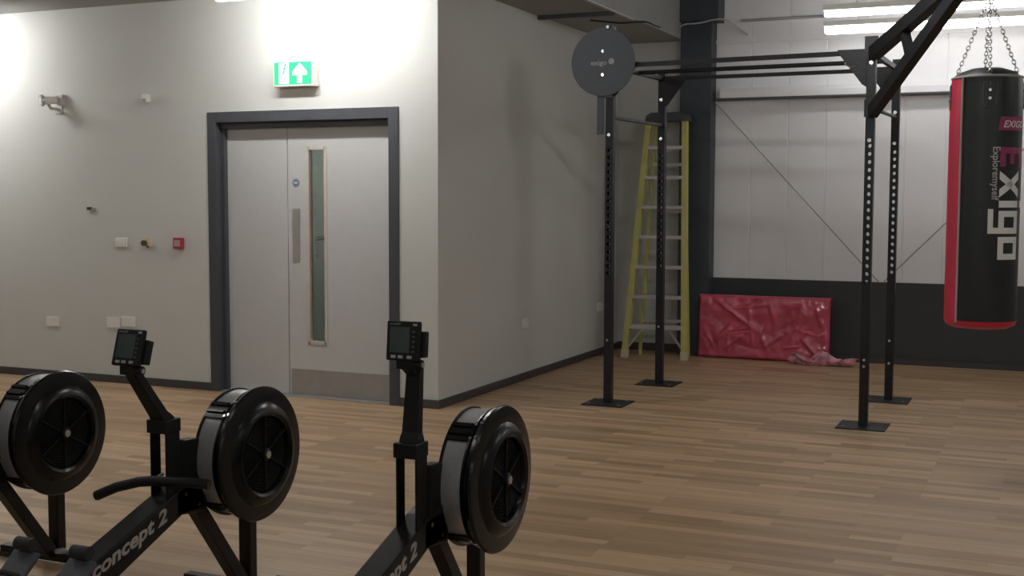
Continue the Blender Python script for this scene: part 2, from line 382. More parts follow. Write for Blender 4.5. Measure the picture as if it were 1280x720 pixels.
t, p = plate('thermostat', 'tiny thermostat on the wall above the light switch, half dark half pale', 'thermostat', -7.565, 1.487, .05, .03, .012, m_greyp)
obj('dark_cover', box(NB(), (-7.625, YF-.02, 1.483), (-7.583, YF, 1.508)), m_frame, t)
# camera-like spot
t = thing('security_camera', 'white wall-mounted camera with round lens hood, high at the left', 'camera', (-7.93, YF, 2.33))
cxx, czz = -7.97, 2.42
bm = NB(); d = Vector((-.50, -.85, -.10)).normalized(); p0 = Vector((cxx+.075, YF-.06, czz+.008)); p1 = p0 + d*.12
tube(bm, [p0, p0+d*.005, p1], [.030, .036, .036], 20); obj('camera_body', bm, m_white, t, smooth=True)
bm = NB(); tube(bm, [p1-d*.01, p1+d*.015], [.050, .050], 20); obj('lens_hood', bm, m_steel, t, smooth=True)
bm = NB(); tube(bm, [p1+d*.0151, p1+d*.018], [.030, .030], 20); obj('lens', bm, m_white, t)
bm = NB(); tube(bm, [p0+d*.07+Vector((0, 0, -.03)), p0+d*.05+Vector((0, 0, -.07)), (cxx+.05, YF, 2.345)], .014); box(bm, (cxx+.01, YF-.012, 2.31), (cxx+.09, YF, 2.38)); box(bm, (cxx+.07, YF-.055, czz-.04), (cxx+.13, YF, czz+.05))
obj('bracket', bm, m_alu, t, bevel=.002)

# ------------------------------------------------------------------ lamps
def batten(x0, x1, y, z, m, label, zc, group=None, r=.032):
    t = thing('batten_light', label, 'light', ((x0+x1)/2, y, zc), group)
    bm = NB(); prism(bm, [(y-.04, z+.03), (y-.05, z+.075), (y+.05, z+.075), (y+.04, z+.03)], 'x', x0, x1); obj('light_body', bm, m_white, t)
    bm = NB(); tube(bm, [(x0+.01, y, z), (x0+.03, y, z), (x1-.03, y, z), (x1-.01, y, z)], [r*.7, r, r, r*.7], 12); obj('tube', bm, m, t, smooth=True)
    if zc > z+.1:
        bm = NB()
        for f in (.12, .88): xx = x0+(x1-x0)*f; tube(bm, [(xx, y, z+.07), (xx, y, zc)], .004, 6)
        pieces('suspension_wire', bm, m_alu, t)
    return t
batten(-5.70, -4.50, 7.45, 3.06, m_lw, 'bright ceiling batten in front of the double door', ZC)
batten(-9.60, -8.45, 7.50, 2.95, m_lw, 'bright ceiling batten by the wall, farthest left', ZC)
batten(-1.5, -.6, 7.35, 3.15, m_lr, 'bright batten hung above the front of the rig', ZH)
batten(-2.02, .55, 11.64, 3.15, m_lh, 'long bright white batten hung against the cladding, the lower streak', ZH, r=.042)
batten(-1.84, .40, 10.56, 3.135, m_lh, 'thinner bright batten, the upper of the two streaks above the rig', ZH, r=.024)
for i, (x, y) in enumerate(((-8.6, 3.4), (-5.0, 3.4), (-1.2, 3.0), (2.6, 3.2), (2.6, 7.3), (3.2, 11), (-5.0, -.8), (-1.2, -.8), (2.6, -.8))):
    zc = ZC if x < -3.5 else ZH
    batten(x-.75, x+.75, y, 3.10, m_ln, 'added batten light on the ceiling of the hall, out of the picture', zc, 'added unseen battens of the hall')

# ------------------------------------------------------------------ cables and rods at the back
def cable(name, label, cat, pts, r, m):
    bm = NB(); P = [Vector(p) for p in pts]; out = []
    for i in range(len(P)-1):
        a, b = P[i], P[i+1]; p = P[i-1] if i else a-(b-a); n = P[i+2] if i+2 < len(P) else b+(b-a)
        for k in range(6):
            s = k/6; out.append(.5*((2*a)+(b-p)*s+(2*p-5*a+4*b-n)*s*s+(3*a-p-3*b+n)*s**3))
    out.append(P[-1]); tube(bm, out, r, 8); return tag(obj(name, bm, m, smooth=True), label, cat)
cable('white_cable', 'pale cable drooping across the top of the dark column', 'cable', [(-3.51, 12.02, 3.30), (-3.46, 12.02, 3.33), (-3.31, 12.02, 3.335), (-3.14, 12.02, 3.36), (-3.04, 12.05, 3.35), (-2.96, 12.15, 3.30), (-2.88, 12.29, 3.235)], .009, m_alu)
cable('black_cable', 'dark cable looping under the ceiling behind the round target', 'cable', [(-3.86, 10.4, 3.18), (-3.72, 10.45, 3.165), (-3.6, 10.5, 3.155), (-3.40, 10.55, 3.16), (-3.37, 10.75, 3.15), (-3.40, 11.0, 3.17)], .008, m_rig)
tag(obj('wall_conduit', tube(NB(), [(-2.95, 12.27, 3.37), (XR, 12.27, 3.37)], .014, 10), m_greyp, smooth=True), 'thin grey conduit running along the upper cladding', 'conduit')
tag(obj('bracing_rod', tube(NB(), [(-3.19, 12.20, 2.57), (-1.55, 12.20, .80)], .006, 8), m_greyp), 'thin diagonal rod falling from the dark column across the cladding', 'rod')
tag(obj('bracing_rod', tube(NB(), [(.2, 12.20, 2.57), (-1.50, 12.20, .80)], .006, 8), m_greyp), 'thin diagonal rod falling from behind the punch bag to the dado', 'rod')

# ------------------------------------------------------------------ rig
PX = {'FL': (-3.15, 8.95, 2.90), 'BL': (-3.09, 10.10, 2.66), 'FR': (-1.196, 8.79, 2.70), 'BR': (-1.175, 10.03, 2.68)}
rig = thing('pull_up_rig', 'black steel four-post pull-up rig standing on the wood floor', 'exercise rig', (-2.15, 9.45, 0))
W = .06
def post(c, ztop, holes):
    x, y = c; bm = NB(); h = W/2
    zs = []; z = holes[0]
    while z < holes[1]: zs.append(z); z += .0555
    for s in (-1, 1):
        yy = y+s*h; last = 0.006; cell = .0555
        def quad(z0, z1):
            if z1-z0 > 1e-4: bm.faces.new([bm.verts.new(p) for p in ((x-h, yy, z0), (x+h, yy, z0), (x+h, yy, z1), (x-h, yy, z1))])
        for zc in zs:
            quad(last, zc-cell/2)
            O = [(h, 0), (h, cell/2), (0, cell/2), (-h, cell/2), (-h, 0), (-h, -cell/2), (0, -cell/2), (h, -cell/2)]
            o = [bm.verts.new((x+a, yy, zc+b)) for a, b in O]; i = [bm.verts.new((x+.0155*math.cos(k*PI/4+PI/8*0), yy, zc+.0155*math.sin(k*PI/4))) for k in range(8)]
            for k in range(8): j = (k+1) % 8; bm.faces.new((o[k], o[j], i[j], i[k]))
            last = zc+cell/2
        quad(last, ztop)
    for s in (-1, 1): bm.faces.new([bm.verts.new(p) for p in ((x+s*h, y-h, .006), (x+s*h, y+h, .006), (x+s*h, y+h, ztop), (x+s*h, y-h, ztop))])
    bm.faces.new([bm.verts.new(p) for p in ((x-h, y-h, ztop), (x+h, y-h, ztop), (x+h, y+h, ztop), (x-h, y+h, ztop))])
    bmesh.ops.remove_doubles(bm, verts=bm.verts, dist=1e-5)
    return bm
def bolts(bm, x, y, zs, s=-1, r=.013):
    for z in zs: disc(bm, (x, y+s*(W/2), z), r, 'y', s*.012, 12)
for k, (x, y, zt) in PX.items():
    o = obj('upright', post((x, y), zt, (1.02, 1.98)), m_rig, rig)
    bp = NB(); box(bp, (x-.17, y-.16, 0), (x+.165, y+.165, .008)); obj('base_plate', bp, m_rig, o, bevel=.002)
    b = NB(); bolts(b, x, y, (.475, .43) if k == 'FR' else (.48, .30) if k == 'BR' else (.5,) , r=.010)
    bolts(b, x, y, (2.21, 2.0, 2.53) if k == 'FR' else (2.27, 2.03) if k == 'BR' else (2.08,) if k == 'FL' else (2.10, 2.43), r=.014)
    for dx in (-.12, .12): disc(b, (x+dx, y+.1, .008), .012, 'z', .008, 10); disc(b, (x+dx, y-.11, .008), .012, 'z', .008, 10)
    pieces('bolt', b, m_chrome, o)
def P3(k, z): return Vector((PX[k][0], PX[k][1], z))
fl, fr, bl, br = (P3(k, 2.605) for k in ('FL', 'FR', 'BL', 'BR'))
obj('cross_beam', bar(NB(), fl, fr, .032, .032), m_rig, rig)
obj('cross_beam', bar(NB(), bl, br, .030, .030), m_rig, rig)
obj('pull_up_bar', tube(NB(), [(fl+bl)/2, (fr+br)/2], .017, 12), m_rig, rig, smooth=True)
obj('side_beam', bar(NB(), fl, bl, .035, .035), m_rig, rig); obj('side_beam', bar(NB(), fr, br, .035, .035), m_rig, rig)
obj('grip_bar', tube(NB(), [P3('FL', 2.215), P3('BL', 2.215)], .014, 12), m_disc, rig, smooth=True)
obj('grip_bar', tube(NB(), [P3('FR', 2.225), P3('BR', 2.235)], .014, 12), m_rig, rig, smooth=True)
def gusset(k, s, zt=2.605):
    x, y, _ = PX[k]; a = x+s*W/2; bm = NB()
    prism(bm, [(a, zt+.02), (a+s*.20, zt+.02), (a+s*.18, zt-.02), (a+s*.03, zt-.22), (a, zt-.24)], 'y', y-W/2-.008, y-W/2); obj('gusset_plate', bm, m_rig, rig, bevel=.001)
gusset('FR', -1); gusset('FL', 1); gusset('BR', -1); gusset('BL', 1)
bm = NB(); x, y, _ = PX['FR']
tube(bm, [(x-.13+.045*math.cos(a), y-W/2-.012, 2.535+.03*math.sin(a)) for a in [PI+k*PI/8 for k in range(9)]], .004, 6); obj('gusset_highlight', bm, m_chrome, rig)  # bright arc put in for a semicircular highlight on the gusset plate
# boom and brace that carry the punch bag
BAG = Vector((-.377, 7.35, 0)); p0 = P3('FR', 2.59); tip = Vector((BAG.x+.02, BAG.y, 2.985)); d = (tip-p0).normalized()
dh = Vector((d.x, d.y, 0)).normalized(); sd = Vector((dh.y, -dh.x, 0))
obj('boom', bar(NB(), p0+dh*.02, tip+d*.10, .075, .09, sd), m_rig, rig, bevel=.004)
b0 = P3('FR', 2.19); b1 = p0.lerp(tip, .93)
obj('boom_brace', bar(NB(), b0+dh*.02, b1, .065, .085, sd), m_rig, rig, bevel=.004)
obj('boom_strut', bar(NB(), p0.lerp(tip, .30), b0.lerp(b1, .40), .05, .045, sd), m_rig, rig)
bm = NB(); q0, q1, q2 = p0, P3('FR', 2.20), p0.lerp(tip, .13)
cbox(bm, (p0.x, p0.y-.035, 2.63), (.09, .012, .16)); cbox(bm, (p0.x, p0.y-.035, 2.22), (.08, .012, .12)); pieces('boom_mount_plate', bm, m_rig, rig)

# round wall-ball target on the front left post
t = thing('round_target', 'round charcoal steel target disc bolted on top of the left rig post', 'target', (-3.19, 8.90, 2.09))
dy = 8.875; dc = Vector((-3.19, dy, 2.628))
bm = NB(); disc(bm, (dc.x, dy, dc.z), .256, 'y', .010, 64); obj('target_disc', bm, m_disc, t, bevel=.002)
bm = NB(); box(bm, (-3.245, 8.905, 2.085), (-3.190, 8.917, 2.62)); box(bm, (-3.19, 8.885, 2.36), (-3.12, 8.910, 2.90)); obj('mounting_bracket', bm, m_disc, t)
bm = NB()
for dx, dz, r in ((0, .083, .011), (0, -.095, .012), (.038, .262, .012)): disc(bm, (dc.x+dx, dy-.008, dc.z+dz), r, 'y', .008, 14)
pieces('bolt', bm, m_chrome, t)
bm = text_bm('exigo', .052, lambda v: Vector((dc.x-.098+v.x*1.15, dy-.001-v.z, dc.z-.020+v.y)), bold=.0008); disc(bm, (dc.x+.068, dy-.002, dc.z+.004), .023, 'y', .002, 20)
obj('logo', bm, m_greyp, t, label='pale printed logo')

# ------------------------------------------------------------------ punch bag
R = .191; ZB, ZT = .885, 2.265
phi0 = math.atan2(-BAG.y, -BAG.x); A = math.radians
bag = thing('punch_bag', 'black and red punch bag hanging on chains from the rig boom', 'punch bag', (BAG.x, BAG.y, ZB))
prof = [(ZB+.035, R*1.0), (ZB+.06, R), (ZT-.25, R), (ZT-.03, R*.985), (ZT, R*.96)]
bm = NB(); lathe(bm, prof, BAG, 'z', 56, phi0-A(40), phi0+A(232)); obj('bag_cover', bm, m_bag, bag, smooth=True)
bm = NB(); lathe(bm, [(z, r*1.01 if z < ZT-.05 else r) for z, r in prof], BAG, 'z', 20, phi0-A(128), phi0-A(40)); obj('red_panel', bm, m_red, bag, smooth=True)
bm = NB(); _, Rg = lathe(bm, [(ZB-.012, R*.45), (ZB-.004, R*.80), (ZB+.012, R*.96), (ZB+.04, R*1.012)], BAG, 'z', 56); bm.faces.new(Rg[0]); obj('red_base', bm, m_red, bag, smooth=True)
bm = NB()
for a in (-40, 232): tube(bm, [(BAG.x+(R+.003)*math.cos(phi0+A(a)), BAG.y+(R+.003)*math.sin(phi0+A(a)), z) for z in (ZB+.03, 1.5, ZT-.1, ZT)], .006, 8)
pieces('piping', bm, m_pipe, bag, smooth=True)
bm = NB(); _, Rg = lathe(bm, [(ZT+.060, R*.12), (ZT+.055, R*.45), (ZT+.035, R*.75), (ZT, R*.95)], BAG, 'z', 40); bm.faces.new(Rg[0]); obj('bag_top', bm, m_bag, bag, smooth=True)
bm = NB(); tube(bm, [(BAG.x+R*.96*math.cos(2*PI*k/40), BAG.y+R*.96*math.sin(2*PI*k/40), ZT+.002) for k in range(41)], .007, 8, False); obj('rim', bm, m_greyp, bag, smooth=True)
def onbag(a, z, r=R): return Vector((BAG.x+r*math.cos(phi0+a), BAG.y+r*math.sin(phi0+a), z))
def bagpoly(bm, poly, a_base, z_top, off=.002):
    """poly in (reading distance t, height h): letters read downwards, tops to the right"""
    n = len(poly); tmp = NB(); tmp.faces.new([tmp.verts.new((t_, h_, 0)) for t_, h_ in poly])
    bmesh.ops.triangulate(tmp, faces=tmp.faces); bmesh.ops.subdivide_edges(tmp, edges=tmp.edges, cuts=3, use_grid_fill=True)
    for v in tmp.verts: t_, h_ = v.co.x, v.co.y; v.co = onbag(a_base+h_/R, z_top-t_, R+off)
    merge(bm, tmp)
def rect(t0, h0, t1, h1): return [(t0, h0), (t1, h0), (t1, h1), (t0, h1)]
s = .033; xh = .135; ab = A(24); zt = 2.0-.012+ .0
zE = 1.880
E_ = NB()
for r_ in (rect(0, 0, s, xh+.03), rect(s, 0, .105, s), rect(s, xh/2-.008, .09, xh/2+s-.008), rect(s, xh-.003, .105, xh+.03)): bagpoly(E_, r_, ab, zE)
obj('logo_initial', E_, m_magenta, bag, label='magenta letter E')
L_ = NB(); z1 = zE-.128
for pl in ([(0, 0), (.045, 0), (.145, xh), (.10, xh)], [(.10, 0), (.145, 0), (.045, xh), (0, xh)]): bagpoly(L_, pl, ab, z1)
bagpoly(L_, rect(0, 0, s+.004, xh), ab, z1-.162); bagpoly(L_, rect(0, xh+.02, s+.004, xh+.05), ab, z1-.162)
zg = z1-.217; wg = .125
for r_ in (rect(0, 0, s, xh), rect(s, 0, wg-s, s), rect(s, xh-s, wg-s, xh), rect(wg-s, -.028, wg, xh), rect(-.01, -.056, wg, -.028)): bagpoly(L_, r_, ab, zg)
zo = zg-.142
for r_ in (rect(0, 0, s, xh), rect(s, 0, wg-s, s), rect(s, xh-s, wg-s, xh), rect(wg-s, 0, wg, xh)): bagpoly(L_, r_, ab, zo)
obj('logo_letters', L_, m_whitep, bag, label='large white letters xigo reading downwards')
bm = text_bm('Exploremyself', .055, lambda v: onbag(A(12.5)+v.y/R, 1.885-v.x*.93, R+.0015+v.z), depth=.0004, bold=.0007, cuts=1)
obj('slogan', bm, m_alu, bag)
bm = NB()
tmp = NB(); N_ = 10
for i in range(N_):
    a0, a1 = A(21+i*5.5), A(21+(i+1)*5.5)
    z0 = 2.045; z1_ = 1.972; k = lambda i: .0+.0*i
    tmp.faces.new([tmp.verts.new(onbag(a0+(.04 if i == 0 else 0), z0, R+.002)), tmp.verts.new(onbag(a1, z0, R+.002)), tmp.verts.new(onbag(a1, z1_, R+.002)), tmp.verts.new(onbag(a0-(.03 if i == 0 else 0), z1_, R+.002))])
obj('magenta_label', tmp, m_magenta, bag)
bm = text_bm('EXIGO', .052, lambda v: onbag(A(27)+v.x/R, 1.988+v.y, R+.003+v.z), depth=.0003, bold=.0006, shear=.3, cuts=1); obj('label_print', bm, m_whitep, bag)
HK = Vector((BAG.x, BAG.y, 2.72))
def chain(bm, a, b, ln=.030, r=.0028):
    a, b = Vector(a), Vector(b); n = max(1, int((b-a).length/(ln*.72))); d = (b-a).normalized(); x, z = frame_of(d)
    for i in range(n):
        c = a+(b-a)*(i+.5)/n; s_ = x if i % 2 else z
        pts = [c+d*(ln/2)*math.cos(q)+s_*(ln*.30)*math.sin(q) for q in [2*PI*k/10 for k in range(11)]]
        tube(bm, pts, r, 5, False)
for a in (5, 95, -85, 185):
    pr = onbag(A(a), ZT+.002, R*.97)
    bm = NB(); chain(bm, pr+Vector((0, 0, -.05)), HK); obj('chain', bm, m_chrome, bag, smooth=True)
    bm = NB()
    ol = [onbag(A(a)-.034/R, ZT-.035, R+.002), onbag(A(a)+.034/R, ZT-.035, R+.002)]+[onbag(A(a)+.034*math.cos(q)/R, ZT-.135-.034*math.sin(q), R+.002) for q in [k*PI/8 for k in range(9)]]
    tube(bm, ol+[ol[0]], .0028, 6)
    st = obj('strap_patch', bm, mat('grey_stitching', (.12, .13, .13)), bag)
    bm = NB()
    for z in (ZT-.075, ZT-.12): c = onbag(A(a), z, R+.002); n_ = (c-Vector((BAG.x, BAG.y, z))).normalized(); tube(bm, [c, c+n_*.006], .009, 10)
    pieces('rivet', bm, m_chrome, st)
bm = NB(); tube(bm, [HK+Vector((0, 0, -.02)), HK+Vector((0, 0, .05))], [.018, .012], 12); chain(bm, HK+Vector((0, 0, .04)), (tip.x, tip.y, 2.95), .05, .005); obj('swivel_hook', bm, m_chrome, bag, smooth=True)

# ------------------------------------------------------------------ step ladder
lad = thing('step_ladder', 'tall yellow step ladder with pale steps leaning in the far corner', 'ladder', (-3.61, 11.75, 0))
LB = {-1: Vector((-3.915, 11.60, 0)), 1: Vector((-3.315, 11.66, 0))}; LT = {-1: Vector((-3.77, 11.88, 2.38)), 1: Vector((-3.405, 11.90, 2.38))}
RB = {-1: Vector((-3.86, 11.93, 0)), 1: Vector((-3.36, 11.96, 0))}; RT = {-1: Vector((-3.73, 11.99, 2.36)), 1: Vector((-3.44, 12.0, 2.36))}
for s in (-1, 1):
    o = obj('front_rail', bar(NB(), LB[s]+(LT[s]-LB[s])*.03, LT[s], .055, .07, (1, 0, 0)), m_yellow, lad, bevel=.004)
    obj('rubber_foot', bar(NB(), LB[s], LB[s]+(LT[s]-LB[s])*.035, .062, .08, (1, 0, 0)), m_cream, o, bevel=.004)
    obj('rear_rail', bar(NB(), RB[s], RT[s], .028, .045, (1, 0, 0)), m_yellow, lad, bevel=.003)
for i in range(7):
    f = (.318+.297*i)/2.38; a = LB[-1].lerp(LT[-1], f); b = LB[1].lerp(LT[1], f)
    obj('step', bar(NB(), a+Vector((.02, 0, 0)), b-Vector((.02, 0, 0)), .08, .035 if i else .045, (0, 1, 0)), m_alu, lad, bevel=.003)
for f in (.15, .38, .62, .82):
    a = RB[-1].lerp(RT[-1], f); b = RB[1].lerp(RT[1], f); obj('rear_brace', bar(NB(), a, b, .02, .03, (0, 1, 0)), m_alu, lad)
bm = NB(); bar(bm, LB[1].lerp(LT[1], .05)+Vector((-.03, 0, 0)), LB[1].lerp(LT[1], .125)+Vector((-.16, 0, 0)), .012, .022); bar(bm, LB[-1].lerp(LT[-1], .05)+Vector((.03, 0, 0)), LB[-1].lerp(LT[-1], .125)+Vector((.16, 0, 0)), .012, .022); pieces('corner_brace', bm, m_alu, lad)
bm = NB()
for s in (-1, 1): bar(bm, LB[s].lerp(LT[s], .78)+Vector((-s*.035, .03, 0)), RB[s].lerp(RT[s], .66), .006, .02)
pieces('spreader', bm, m_alu, lad)
bm = NB(); prism(bm, [(-3.80, 2.36), (-3.37, 2.36), (-3.38, 2.42), (-3.43, 2.45), (-3.74, 2.45), (-3.79, 2.42)], 'y', 11.83, 12.03); obj('top_cap', bm, m_frame, lad, bevel=.005)

# ------------------------------------------------------------------ crash mat and plastic
def crease(x, z):
    v = 0
    for (ax, az, bx, bz, wd, h) in CR:
        dx, dz = bx-ax, bz-az; l2 = dx*dx+dz*dz; u = max(0, min(1, ((x-ax)*dx+(z-az)*dz)/l2)); dd = math.hypot(x-ax-u*dx, z-az-u*dz)
        v += h*math.exp(-(dd/wd)**2)*math.sin(PI*min(1, max(.02, u)))
    v += .014*noise.noise(Vector((x*5, z*7, 1)))+.006*noise.noise(Vector((x*11+3, z*14, 4)))+.006*(1-abs(noise.noise(Vector((x*7+z*3, z*5-x*4, 9)))*2))
    return v
random.seed(4)
CR = [(.12, .62, .6, .28, .018, .020), (.1, .08, .42, .42, .02, .018), (.7, .6, .8, .3, .02, .014), (.62, .3, .72, .05, .02, .012), (.9, .1, 1.08, .55, .03, .014), (1.02, .25, 1.2, .05, .016, .022), (.3, .5, .75, .55, .02, .012), (.05, .3, .2, .05, .02, .012), (.5, .6, .56, .1, .02, .01), (1.15, .6, 1.25, .3, .02, .012)]
for _ in range(26):
    x, z = random.uniform(.1, 1.2), random.uniform(.05, .55); a = random.uniform(0, PI); l = random.uniform(.1, .3)
    CR.append((x, z, x+l*math.cos(a), z+l*math.sin(a), random.uniform(.007, .014), random.uniform(-.010, .014)))
bm = NB(); MW, MH, MT = 1.30, .63, .075; NX, NZ = 150, 72; g = {}
for j in range(NZ+1):
    for i in range(NX+1):
        x, z = MW*i/NX, MH*j/NZ; ed = min(x, MW-x, z, MH-z); rr = .03; inset = rr-math.sqrt(max(0, rr*rr-(rr-min(ed, rr))**2)) if ed < rr else 0
        g[i, j] = bm.verts.new((-3.275+x, 12.0-(crease(x, z))+inset+.06*z, z+.004))
for j in range(NZ):
    for i in range(NX): bm.faces.new((g[i, j], g[i+1, j], g[i+1, j+1], g[i, j+1]))
bd = [e for e in bm.edges if e.is_boundary]; r_ = bmesh.ops.extrude_edge_only(bm, edges=bd); nv = [v for v in r_['geom'] if isinstance(v, bmesh.types.BMVert)]
for v in nv: v.co.y = 12.0+MT+.02*v.co.z
bmesh.ops.contextual_create(bm, geom=[e for e in bm.edges if e.is_boundary])
tag(obj('crash_mat', bm, m_mat, smooth=True), 'red crash mat in creased plastic film leaning on the dark wall base', 'mat')
bm = NB(); bmesh.ops.create_icosphere(bm, subdivisions=5, radius=1)
for v in bm.verts:
    c = v.co.copy(); n_ = 1+.35*noise.noise(c*2.3)+.22*(1-abs(noise.noise(c*5))*2)*.6+.12*noise.noise(c*9)
    z = max(-.02, c.z*.5+.32)*n_; v.co = (-2.02+c.x*.27*n_, 11.97+c.y*.085*n_*(.8), max(.002, z*.105*(1.0+.35*math.sin(c.x*7+1))))
    v.co.y = min(v.co.y, 11.9+.14)
for v in bm.verts: v.co.y -= .09
tag(obj('crumpled_plastic_wrap', bm, m_film, smooth=True), 'crumpled pink plastic wrap lying on the floor by the mat corner', 'plastic wrap')

# ------------------------------------------------------------------ rowing machines
def rower(XH, YH, label, lean, handle):
    """XH, YH: hub position; lean: display arm angle from upright towards the seat"""
    B = Vector((XH, YH, 0)); t = thing('rowing_machine', label, 'rowing machine', B, 'rowing machines')
    X0 = XH; c = Vector((XH-.1, YH, .56)); LC = XH-.215      # c: wheel centre, LC: centre plane of the frame
    def V(x, u, z): return Vector((x, YH+u, z))
    # flywheel housing, axis along x
    bm = NB(); prof = [(-.088, .06), (-.092, .20), (-.091, .245), (-.084, .260), (-.076, .260), (-.074, .250), (.006, .250), (.008, .260), (.018, .264), (.022, .256), (.028, .256), (.032, .270), (.048, .2745), (.057, .269), (.062, .240), (.064, .212), (.083, .194), (.088, .170), (.080, .158), (.062, .154)]
    _, Rg = lathe(bm, prof, c, 'x', 72); bm.faces.new(Rg[0]); fly = obj('flywheel_housing', bm, m_black, t, smooth=True)
    bm = NB(); a = lambda d: PI-A(d)
    for s0, s1 in ((-42, 42), (60, 118)): lathe(bm, [(-.074, .2535), (.006, .2535)], c, 'x', 24, PI-A(s1), PI-A(s0))
    obj('vent_band', bm, m_perf, fly, smooth=True)
    bm = NB()
    for s0, s1, h in ((42, 60, .262), (118, 128, .262), (-50, -42, .262)):
        lathe(bm, [(-.086, .25), (-.082, h), (.010, h), (.014, .25)], c, 'x', 8, PI-A(s1), PI-A(s0))
    for s0 in (47, 55): lathe(bm, [(-.080, h-.002), (-.076, h+.008), (.004, h+.008), (.008, h-.002)], c, 'x', 4, PI-A(s0+2.5), PI-A(s0))
    pieces('housing_clip', bm, m_black, fly, smooth=True)
    bm = NB()
    for q in (44, 58, 122, -46):
        n_ = Vector((0, -math.cos(A(q)), math.sin(A(q))))
        for xx in (.016, .040): p_ = c+Vector((xx, 0, 0))+n_*(.262 if xx < .03 else .272); tube(bm, [p_, p_+n_*.005], .006, 8)
    pieces('housing_screw', bm, m_chrome, fly)
    bm = NB(); _, Rg = lathe(bm, [(.058, .155), (.056, .03)], c, 'x', 48); bm.faces.new(Rg[1]); obj('fan_recess', bm, m_dark, fly)
    bm = NB()
    for r in [.035+.0115*k for k in range(10)]:
        lathe(bm, [(.062, r), (.067, r+.0015), (.067, r+.0035), (.062, r+.005)], c, 'x', 48)
    for k in range(6):
        q = k*PI/3+PI/6; bar(bm, c+Vector((.068, .02*math.cos(q), .02*math.sin(q))), c+Vector((.070, .156*math.cos(q), .156*math.sin(q))), .010, .006, (1, 0, 0))
    obj('fan_guard', bm, m_blackm, fly)
    bm = NB(); _, Rg = lathe(bm, [(.06, .026), (.082, .026), (.086, .018)], c, 'x', 24); bm.faces.new(Rg[-1]); obj('hub', bm, m_blackm, fly)
    bm = NB(); disc(bm, c+Vector((.086, 0, 0)), .0155, 'x', .004, 20); obj('hub_cap', bm, m_steel, fly, label='small pale hub cap')
    # frame
    bm = NB(); prism(bm, [(YH-.20, .52), (YH-.335, .488), (YH-1.02, .250), (YH-1.02, .110), (YH-.35, .378), (YH-.20, .36)], 'x', LC-.05, LC+.05)
    fr_ = obj('main_beam', bm, m_rowframe, t, bevel=.006)
    ang = math.atan2(.118, .40); ca, sa = math.cos(ang), math.sin(ang)
    st = V(LC+.0505, -.84, .260)
    bm = text_bm('concept 2', .074, lambda v: Vector((st.x+v.z, st.y+v.x*ca*1.40-v.y*sa, st.z+v.x*sa*1.40+v.y*ca)), depth=.0006, bold=.0022, shear=.3)
    obj('lettering', bm, m_alu, fr_, label='pale grey lettering along the beam')
    bm = NB(); prism(bm, [(YH-.325, .49), (YH-.325, .665), (YH-.25, .66), (YH-.06, .62), (YH-.06, .42), (YH-.25, .44)], 'x', LC-.005, LC+.045)
    obj('chain_housing', bm, m_blackm, t, bevel=.008)
    bm = NB(); cbox(bm, V(LC+.043, -.30, .43), (.014, .16, .10)); obj('side_bracket', bm, m_blackm, t, bevel=.003)
    bm = NB()
    for u, z in ((-.33, .455), (-.25, .40)): disc(bm, V(LC+.05, u, z), .008, 'x', .003, 10)
    pieces('bolt', bm, m_chrome, t)
    fk = NB(); box(fk, V(LC-.044, -.42, .44), V(LC-.036, -.365, .72)); box(fk, V(LC+.036, -.43, .44), V(LC+.044, -.35, .72)); box(fk, V(LC-.046, -.435, .705), V(LC+.046, -.345, .757))
    obj('arm_bracket', fk, m_blackm, t, bevel=.004)
    # display arm
    pv = V(LC, -.385, .735); ad = Vector((0, -math.sin(lean), math.cos(lean))); at = pv+ad*.275; ap = Vector((0, -ad.z, ad.y))
    bm = NB(); x1 = Vector((1, 0, 0))
    for q, wx, wz in ((0, .080, .055), (.1, .066, .045), (1, .054, .036)): pass
    rings = []
    for q, wx, wz in ((-.03, .080, .060), (.12, .072, .050), (.2, .062, .040), (1.0, .052, .034)):
        p = pv+ad*.275*q; rings.append([bm.verts.new(p+x1*sx*wx/2+ap*sz*wz/2) for sx, sz in ((-1, -1), (1, -1), (1, 1), (-1, 1))])
    for r0, r1 in zip(rings, rings[1:]):
        for i in range(4): j = (i+1) % 4; bm.faces.new((r0[i], r0[j], r1[j], r1[i]))
    bm.faces.new(rings[0][::-1]); bm.faces.new(rings[-1]); arm = obj('display_arm', bm, m_blackm, t, bevel=.003)
    # display, tilted
    tl = A(17) if lean > .3 else A(5)
    mc = V(LC, -.577, 1.050) if lean > .3 else V(LC-.002, -.437, 1.112)
    un = Vector((0, math.sin(tl), math.cos(tl))); nn = Vector((0, -math.cos(tl), math.sin(tl)))   # up along the face, face normal
    if lean > .3: sk = .03
    def D(x, h, n): return mc+x1*x+un*h+nn*n
    def slab(bm, x0, x1_, h0, h1, n0, n1):
        v = [bm.verts.new(D(x, h, n)) for x in (x0, x1_) for h in (h0, h1) for n in (n0, n1)]
        for f in ((0, 1, 3, 2), (4, 6, 7, 5), (0, 4, 5, 1), (2, 3, 7, 6), (0, 2, 6, 4), (1, 5, 7, 3)): bm.faces.new([v[i] for i in f])
    bm = NB(); slab(bm, -.066, .062, -.068, .068, -.018, 0); slab(bm, -.05, .072, -.055, .035, -.052, -.018); mon = obj('display', bm, m_blackm, t, bevel=.005)
    bm = NB(); slab(bm, -.052, .024 if lean < .3 else .03, -.040, .048, 0, .0012); obj('screen', bm, m_screen, mon)
    bm = NB()
    for x in (-.036, -.008, .026): slab(bm, x-.009, x+.009, -.059, -.049, 0, .003)
    pieces('button', bm, m_greyp, mon)
    bm = NB()
    for k in range(5): slab(bm, .034, .044, -.038+k*.017, -.032+k*.017, 0, .0015)
    pieces('side_button', bm, m_disc, mon)
